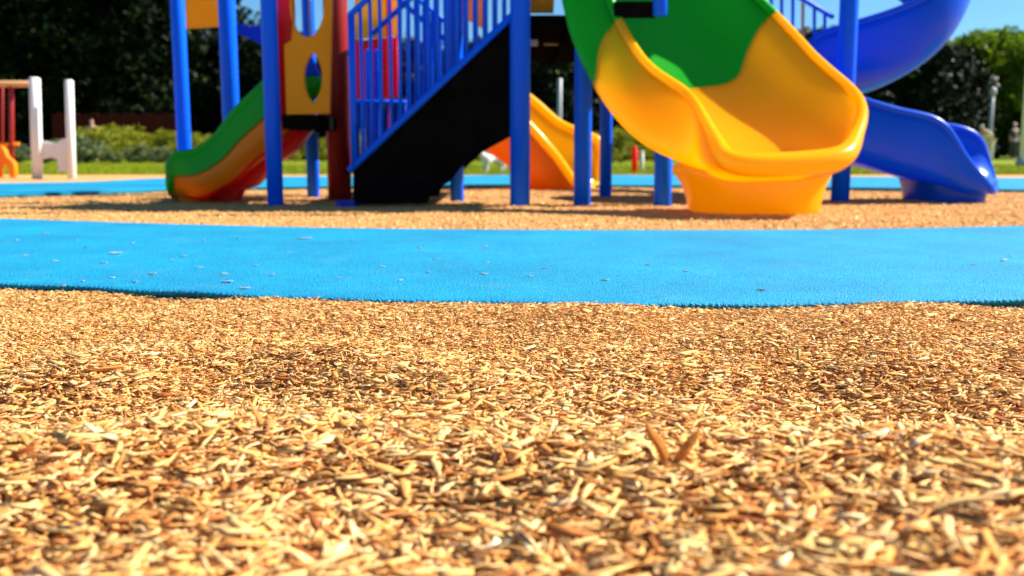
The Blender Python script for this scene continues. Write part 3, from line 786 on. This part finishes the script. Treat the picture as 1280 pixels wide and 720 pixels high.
def make_tree(h, rx, leafm, label, cat, group, ncl=90, per=75, leaf=.16, h0=.12):
    root = empty('tree'); tag(root, label, cat, group)
    cs, rs_ = crown_centres(h*h0, h*.95, rx, ncl)
    link('crown', leaves('crown', cs, rs_, per, leaf), leafm, root, False)
    # trunk with limbs
    bm = bmesh.new(); me = bpy.data.meshes.new('trunk')
    path = [(0,0,-.2),(rng.normal(0,.05),0,h*.2),(rng.normal(0,.12),rng.normal(0,.1),h*.45),(rng.normal(0,.2),0,h*.8)]
    V, Fc = [], []
    def add(mesh_):
        off = len(V); V.extend([tuple(v.co) for v in mesh_.vertices]); Fc.extend([tuple(i+off for i in p.vertices) for p in mesh_.polygons]); bpy.data.meshes.remove(mesh_)
    pc = catmull(path, 12); add(tube_me('t', pc, np.linspace(h*.022, h*.005, 12), 10))
    for k in range(7):
        i = 4+k%6; a = rng.uniform(0,6.28); e_ = pc[i]+np.array([math.cos(a)*rx*.7, math.sin(a)*rx*.7, h*rng.uniform(.1,.22)])
        add(tube_me('t', catmull([pc[i], (pc[i]+e_)/2+np.array([0,0,-.1]), e_], 7), np.linspace(h*.009,h*.002,7), 7))
    bm.free(); me.from_pydata(V, [], Fc); me.update(); link('trunk', me, M['bark'], root)
    return root
def dup(root, loc, rz, sc, label=None):
    r = root.copy(); col.objects.link(r); r.location = loc; r.rotation_euler = (0,0,rz); r.scale = sc if not np.isscalar(sc) else (sc,sc,sc)
    if label: r['label'] = label
    for ch in root.children:
        c_ = ch.copy(); col.objects.link(c_); c_.parent = r
    return r
def at(px, Y): return Vector(((px-640)/F*Y, Y, -.05))
big = make_tree(13, 3.6, M['leaf_shaded'], 'tall dark tree in the shaded wood behind the white posts', 'tree', 'tall dark trees at the far left', 230, 110, .17, .07)
low = make_tree(6.4, 2.5, M['leaf_shaded'], 'low dark tree in the shaded row beyond the lawn behind the play structure', 'tree', 'low dark trees behind the play structure', 130, 110, .14, .05)
lit = make_tree(6.6, 2.6, M['leaf_mid'], 'bright green tree beyond the lawn right of the blue slide', 'tree', 'sunlit green trees at the right', 130, 120, .13, .05)
spotsL = [(-230,47),(-150,51),(-90,46),(-20,50),(55,46),(120,51),(185,47),(245,50),(20,56),(150,57),(-80,58)]
for i,(px,Y) in enumerate(spotsL):
    o = big if i==0 else dup(big, (0,0,0), 0, 1)
    o.location = at(px,Y); o.rotation_euler.z = rng.uniform(0,6.28); s_ = rng.uniform(.92,1.1); o.scale = (s_,s_,s_)
spotsM = [(300,50),(352,47),(410,52),(470,47),(530,51),(590,47),(650,51),(712,47),(775,51),(838,47),(900,51),(960,47),(1015,51),(1062,45),(1110,49),(1150,45),(1175,50)]
for i,(px,Y) in enumerate(spotsM):
    o = low if i==0 else dup(low, (0,0,0), 0, 1)
    o.location = at(px,Y); o.rotation_euler.z = rng.uniform(0,6.28); s_ = rng.uniform(.88,1.02)*(Y/49); o.scale = (s_,s_,s_*(1.12 if px in (1062,) else 1))
spotsR = [(1222,55),(1272,53),(1320,56),(1240,61),(1375,54)]
for i,(px,Y) in enumerate(spotsR):
    o = lit if i==0 else dup(lit, (0,0,0), 0, 1)
    o.location = at(px,Y); o.rotation_euler.z = rng.uniform(0,6.28); s_ = rng.uniform(.92,1.05)*(Y/49); o.scale = (s_,s_,s_)
    if i in (0,3): o['label'] = ['bright green tree just right of the blue slide, beyond the lawn','','','sunlit green tree rising behind the two trees at the right'][i]
# far wood behind the trees
cs, rs_ = [], []
for _ in range(520):
    X = rng.uniform(-42, 36); Y = rng.uniform(60,66); pxx = 640+X/Y*F
    top = 16 if pxx < 285 else 6.6
    cs.append((X, Y, rng.uniform(.3, top))); rs_.append(rng.uniform(1.2,2.0))
o = link('distant_wood', leaves('distant_wood', cs, rs_, 90, .32), M['leaf_shaded'], None, False); tag(o, 'dark distant wood closing off the view behind the row of trees', 'wood', kind='stuff')
cs, rs_ = [], []
for _ in range(150):
    X = rng.uniform(-34,22); cs.append((X, rng.uniform(50,57), rng.uniform(.2,2.0 if X>-20 else 3.5))); rs_.append(rng.uniform(.8,1.3))
o = link('undergrowth', leaves('undergrowth', cs, rs_, 130, .2), M['leaf_shaded'], None, False); tag(o, 'dark undergrowth filling the gaps below the distant trees', 'undergrowth', kind='stuff')

# shrubs along the far side of the lawn
def make_shrub(mat, label, group, h=1.5, w=1.2):
    root = empty('shrub'); tag(root, label, 'shrub', group)
    cs, rs_ = crown_centres(h*.12, h*.8, w, 34)
    link('foliage', leaves('foliage', cs, rs_, 60, .075), mat, root, False)
    me = tube_me('stem', [(0,0,-.1),(.03,0,h*.35),(0,.03,h*.7)], [.03,.022,.01], 8); link('stem', me, M['bark'], root)
    return root
ol = make_shrub(M['leaf_olive'], 'olive green rounded shrub along the far edge of the lawn', 'olive shrubs along the far edge of the lawn')
pa = make_shrub(M['leaf_pale'], 'pale silvery shrub along the far edge of the lawn', 'pale shrubs along the far edge of the lawn', 1.3, .8)
for i,px in enumerate((132,150,168,186,204,222,245,270,300,322,350,372,395,445,500,560,590,625,660,765,790,815,845,900,1075,1105,1135)):
    o = ol if i==0 else dup(ol,(0,0,0),0,1); Y = rng.uniform(34,38.5); o.location = at(px,Y); o.rotation_euler.z = rng.uniform(0,6.28); s_=rng.uniform(.7,1.0); o.scale=(s_,s_,s_)
for i,px in enumerate((60,98,112,145,180,207,30,6)):
    o = pa if i==0 else dup(pa,(0,0,0),0,1); Y = rng.uniform(31,34); o.location = at(px,Y); o.rotation_euler.z = rng.uniform(0,6.28); s_=rng.uniform(.4,.6)*(1.7 if px in (98,112) else 1); o.scale=(s_,s_,s_)
# dark red fence behind the shrubs at the left
fn = empty('board_fence', at(150,40.5)); tag(fn, 'low dark red board fence behind the olive shrubs at the left', 'fence')
for k in range(26):
    x = -2.6+k*.2; h_ = 1.95+.05*math.sin(k*1.7)
    box('board', (x,0,0), (x+.17,.03,h_), M['darkred'], fn, .005)
box('rail', (-2.6,.032,1.4),(2.6,.07,1.5), M['maroon'], fn, .005); box('rail', (-2.6,.032,.3),(2.6,.07,.4), M['maroon'], fn, .005)

# white gate: two white posts and an animal-shaped panel
Yg = 11.9
gt = empty('play_gate', (0,0,0)); tag(gt, 'pair of white posts with a white animal-shaped panel between them on the far lawn edge', 'play gate')
tube('post', [P(47,225,Yg),P(43,97,Yg)], .064, M['white'], gt, 24); tube('post', [P(90,225,Yg),P(86,100,Yg)], .05, M['white'], gt, 24)
anim = [P(50,178,Yg),P(62,178,Yg),P(72,178,Yg),P(76,174,Yg),P(81,174,Yg),P(84,181,Yg),P(84,190,Yg),P(82,196,Yg),P(83,206,Yg),P(82,214,Yg),P(73,214,Yg),P(72,204,Yg),P(70,199,Yg),P(60,197,Yg),P(50,198,Yg)]
plate('animal_panel', smoothpoly(anim,3), [], .06, M['white'], gt)
# climbing frame far left, tan top bar with maroon uprights and orange seat
cf = empty('swing_frame', (0,0,0)); tag(cf, 'tan and dark red frame with orange seats at the left edge of the lawn', 'swing frame')
tube('top_bar', [P(-120,105,12.6),P(38,105,12.6)], .04, M['tanwood'], cf, 14)
tube('upright', [P(14,106,12.6),P(15,222,12.6)], .03, M['maroon'], cf, 12); tube('upright', [P(-60,106,12.6),P(-60,222,12.6)], .03, M['maroon'], cf, 12)
tube('crossbar', [P(-60,184,12.6),P(24,180,12.6)], .022, M['orange'], cf, 12)
tube('brace', [P(3,106,12.7),P(3,222,12.7)], .016, M['maroon'], cf, 10)
plate('seat', smoothpoly([P(-4,186,12.4),P(3,184,12.4),P(9,196,12.4),P(17,204,12.4),P(18,221,12.4),P(12,221,12.4),P(10,210,12.4),P(2,204,12.4),P(0,221,12.4),P(-6,222,12.4)],3), [], .08, M['orange'], cf)

# poles and small markers
def pole(name, px, py0, py1, Y, r, mat, label, cat, extra=None):
    root = empty(name, (P(px,py0,Y).x, Y, -.05)); tag(root, label, cat)
    z1 = P(px,py1,Y).z+.05
    o = tube('pole', [(0,0,0),(0,0,z1)], r, M[mat], root, 14)
    return root, z1
rt, z1 = pole('street_lamp', 1235, 200, 120, 44, .09, 'grey', 'thin grey lamp post in front of the sunlit trees at the right', 'lamp post')
lathe('lamp_head', [(.10,z1+.001),(.16,z1+.05),(.16,z1+.3),(.05,z1+.4)], (0,0,0), M['grey'], rt, 16)
rt, z1 = pole('flagpole', 1279, 205, -160, 26, .11, 'white', 'tall pale pole cut by the right edge of the picture', 'pole')
lathe('pole_base', [(.2,0),(.2,.12),(.13,.2)], (0,0,0), M['grey'], rt, 16)
rt, z1 = pole('flagpole', 699, 205, 98, 30, .07, 'grey', 'pale grey pole standing behind the orange rear slide', 'pole')
lathe('pole_base', [(.2,0),(.2,.12),(.1,.2)], (0,0,0), M['grey'], rt, 16)
rt, z1 = pole('bollard', 793, 212, 186, 17.5, .055, 'red', 'short red marker post on the lawn seen under the yellow slide', 'marker post')
lathe('cap', [(.058,z1+.001),(.05,z1+.03),(.02,z1+.045)], (0,0,0), M['red'], rt, 16)
rt, z1 = pole('bollard', 802, 212, 191, 19.5, .045, 'cream', 'short cream marker post right of the red one on the lawn', 'marker post')
lathe('cap', [(.047,z1+.001),(.04,z1+.03),(.02,z1+.04)], (0,0,0), M['cream'], rt, 16)

# people far away and a small white dog
def skin_fig(name, joints, edges, mat, parent, sub=2):
    me = bpy.data.meshes.new(name); me.from_pydata([j[:3] for j in joints], edges, []); me.update()
    o = bpy.data.objects.new(name, me); col.objects.link(o); o.parent = parent
    sk = o.modifiers.new('skin','SKIN'); sk.use_smooth_shade = True
    if not me.skin_vertices: pass
    for i, j in enumerate(joints): me.skin_vertices[0].data[i].radius = (j[3], j[3]*(j[4] if len(j)>4 else 1))
    me.skin_vertices[0].data[0].use_root = True
    m = o.modifiers.new('sub','SUBSURF'); m.levels = sub; m.render_levels = sub
    me.materials.append(mat); return o
def ensure_skin(me):
    pass
def skinned(name, joints, edges, mat, parent, sub=2):
    me = bpy.data.meshes.new(name); me.from_pydata([j[:3] for j in joints], edges, []); me.update()
    bm = bmesh.new(); bm.from_mesh(me); ly = bm.verts.layers.skin.verify()
    for i, v in enumerate(bm.verts):
        j = joints[i]; v[ly].radius = (j[3], j[3]*(j[4] if len(j)>4 else 1)); v[ly].use_root = (i==0)
    bm.to_mesh(me); bm.free()
    tmp = bpy.data.objects.new('tmp', me); col.objects.link(tmp)
    sk = tmp.modifiers.new('skin','SKIN'); sk.use_smooth_shade = True
    m = tmp.modifiers.new('sub','SUBSURF'); m.levels = sub; m.render_levels = sub
    dg = bpy.context.evaluated_depsgraph_get(); dg.update()
    m2 = bpy.data.meshes.new_from_object(tmp.evaluated_get(dg)); bpy.data.objects.remove(tmp)
    m2.materials.clear(); m2.name = name
    return link(name, m2, mat, parent)
def person(loc, rz, h, top, trousers, hairm, label, bend=0.0):
    root = empty('person', loc, rz); tag(root, label, 'person')
    k = h/1.75; fy = -bend
    def B(x,y,z,r,q=1):  # bend the upper body forward (towards -Y)
        if z > .95:
            a = bend; dz = z-.95; return (x*k, (y*math.cos(a)-dz*math.sin(a))*k, (.95+dz*math.cos(a)+y*math.sin(a))*k, r*k, q)
        return (x*k,y*k,z*k,r*k,q)
    J = [B(0,0,.95,.15,.75),B(0,0,1.15,.135,.72),B(0,0,1.35,.16,.66),B(0,0,1.47,.07),B(0,0,1.55,.052),B(0,-.015,1.64,.092,1.12),B(0,-.01,1.70,.075,1.1),
         B(.19,0,1.40,.062),B(.25,.02,1.14,.045),B(.26,-.08,.90,.033),B(.26,-.10,.82,.036,.6),
         B(-.19,0,1.40,.062),B(-.25,.02,1.14,.045),B(-.26,-.08,.90,.033),B(-.26,-.10,.82,.036,.6),
         B(.10,0,.88,.098),B(.11,-.02,.48,.066),B(.12,.02,.10,.045),B(.12,-.13,.03,.038,.8),
         B(-.10,0,.88,.098),B(-.11,.01,.48,.066),B(-.12,.06,.10,.045),B(-.12,-.09,.03,.038,.8)]
    E = [(0,1),(1,2),(2,3),(3,4),(4,5),(5,6),(2,7),(7,8),(8,9),(9,10),(2,11),(11,12),(12,13),(13,14),(0,15),(15,16),(16,17),(17,18),(0,19),(19,20),(20,21),(21,22)]
    skinned('body', J, E, M['skin'], root)
    g = 1.16
    def gro(ids, extra=1.0):
        return [(*J[i][:3], J[i][3]*g*extra, J[i][4]) for i in ids]
    ids = [0,1,2,7,8,11,12]; E2 = [(0,1),(1,2),(2,3),(3,4),(2,5),(5,6)]
    skinned('top', gro(ids), E2, M[top], root)
    ids = [0,15,16,17,19,20,21]; E3 = [(0,1),(1,2),(2,3),(0,4),(4,5),(5,6)]
    skinned('trousers', gro(ids,1.0), E3, M[trousers], root)
    hd = J[5]; hp = J[6]
    skinned('hair', [(hd[0],hd[1]+.03*k,hd[2]+.01*k,.085*k,1.15),(hp[0],hp[1]+.01*k,hp[2]+.05*k,.085*k,1.1)], [(0,1)], M[hairm], root)
    return root
person(at(1260,47), R(20), 1.78, 'darkcloth', 'darkcloth', 'hairwhite', 'distant person in dark clothes and a pale cap standing by the trees at the right')
person(at(1231,36), R(-75), 1.55, 'cream', 'cream', 'hairwhite', 'distant person in cream clothes leaning forward right of the blue slide', .75)
person(at(122,39.3), R(10), 1.7, 'pink', 'darkcloth', 'hair', 'distant person in a pinkish top standing among the shrubs at the left')
def dog(loc, rz):
    root = empty('dog', loc, rz); tag(root, 'small white dog on the lawn seen below the stairs, beside the orange slide', 'dog')
    J = [(0,0,.24,.075),(.13,0,.25,.085),(.22,0,.26,.085),(.30,0,.33,.05),(.36,0,.37,.055),(.44,0,.345,.028),(-.1,0,.25,.062),(-.2,0,.29,.022),(-.27,0,.36,.014),
         (.22,.06,.17,.04),(.22,.06,.08,.022),(.235,.06,.018,.022),(.22,-.06,.17,.04),(.24,-.06,.08,.022),(.255,-.06,.018,.022),
         (-.08,.06,.18,.05),(-.12,.06,.10,.024),(-.09,.06,.018,.022),(-.06,-.06,.18,.05),(-.10,-.06,.10,.024),(-.07,-.06,.018,.022),(.35,.035,.42,.02),(.35,-.035,.42,.02)]
    E = [(0,1),(1,2),(2,3),(3,4),(4,5),(0,6),(6,7),(7,8),(2,9),(9,10),(10,11),(2,12),(12,13),(13,14),(6,15),(15,16),(16,17),(6,18),(18,19),(19,20),(4,21),(4,22)]
    skinned('body', J, E, M['fur'], root)
    skinned('collar', [(.255,0,.265,.062),(.285,0,.30,.056)], [(0,1)], M['red'], root)
dog(at(622,17.5), R(200))

# grass blades at the near lawn
def grass():
    n = 60000; y = 14.05+rng.uniform(0,1,n)**2*14; x = rng.uniform(-1,1,n)*(.6*y+2)
    h = rng.uniform(.03,.075,n); w = rng.uniform(.004,.009,n)*(y/14); a = rng.uniform(0,6.28,n)
    b0 = np.stack([x-np.cos(a)*w,y-np.sin(a)*w,np.full(n,-.05)],-1); b1 = np.stack([x+np.cos(a)*w,y+np.sin(a)*w,np.full(n,-.05)],-1)
    tp = np.stack([x+rng.normal(0,.02,n),y+rng.normal(0,.02,n),-.05+h],-1)
    V = np.stack([b0,b1,tp],1).reshape(-1,3)
    return npmesh('grass', V, np.arange(n*3).reshape(n,3), {'rnd':('FLOAT', np.repeat(rng.random(n),3))})
o = link('grass', grass(), M['grass'], None, False); tag(o, 'short yellow-green grass on the lawn beyond the far blue path', 'grass', kind='stuff')

# ------------------------------------------------------------------ light
EL, AZ = 41, 77     # sun elevation, azimuth from +Y towards +X
sv = Vector((math.sin(R(AZ))*math.cos(R(EL)), math.cos(R(AZ))*math.cos(R(EL)), math.sin(R(EL))))
sd = bpy.data.lights.new('sun','SUN'); so = bpy.data.objects.new('sun', sd); col.objects.link(so)
sd.energy = 5; sd.angle = R(.5); sd.color = (1,.95,.86); so.rotation_euler = sv.to_track_quat('Z','Y').to_euler()
w = bpy.data.worlds.new('World'); scene.world = w; w.use_nodes = True
nt = w.node_tree; bg = nt.nodes['Background']
sk = nt.nodes.new('ShaderNodeTexSky'); sk.sky_type = 'NISHITA'; sk.sun_disc = False
sk.sun_elevation = R(EL); sk.sun_rotation = R(AZ); sk.air_density = 1.0; sk.dust_density = .3; sk.ozone_density = 3
mu = nt.nodes.new('ShaderNodeMix'); mu.data_type = 'RGBA'; mu.blend_type = 'MULTIPLY'; mu.inputs[0].default_value = 1
mu.inputs[7].default_value = (.55,.92,1.15,1)
nt.links.new(sk.outputs[0], mu.inputs[6]); nt.links.new(mu.outputs[2], bg.inputs[0]); bg.inputs[1].default_value = .05
vs = scene.view_settings; vs.view_transform = 'Standard'; vs.look = 'None'; vs.exposure = 1.4; vs.gamma = 1; vs.use_curve_mapping = False
scene.cycles.max_bounces = 9; scene.cycles.diffuse_bounces = 6; scene.cycles.use_denoising = True
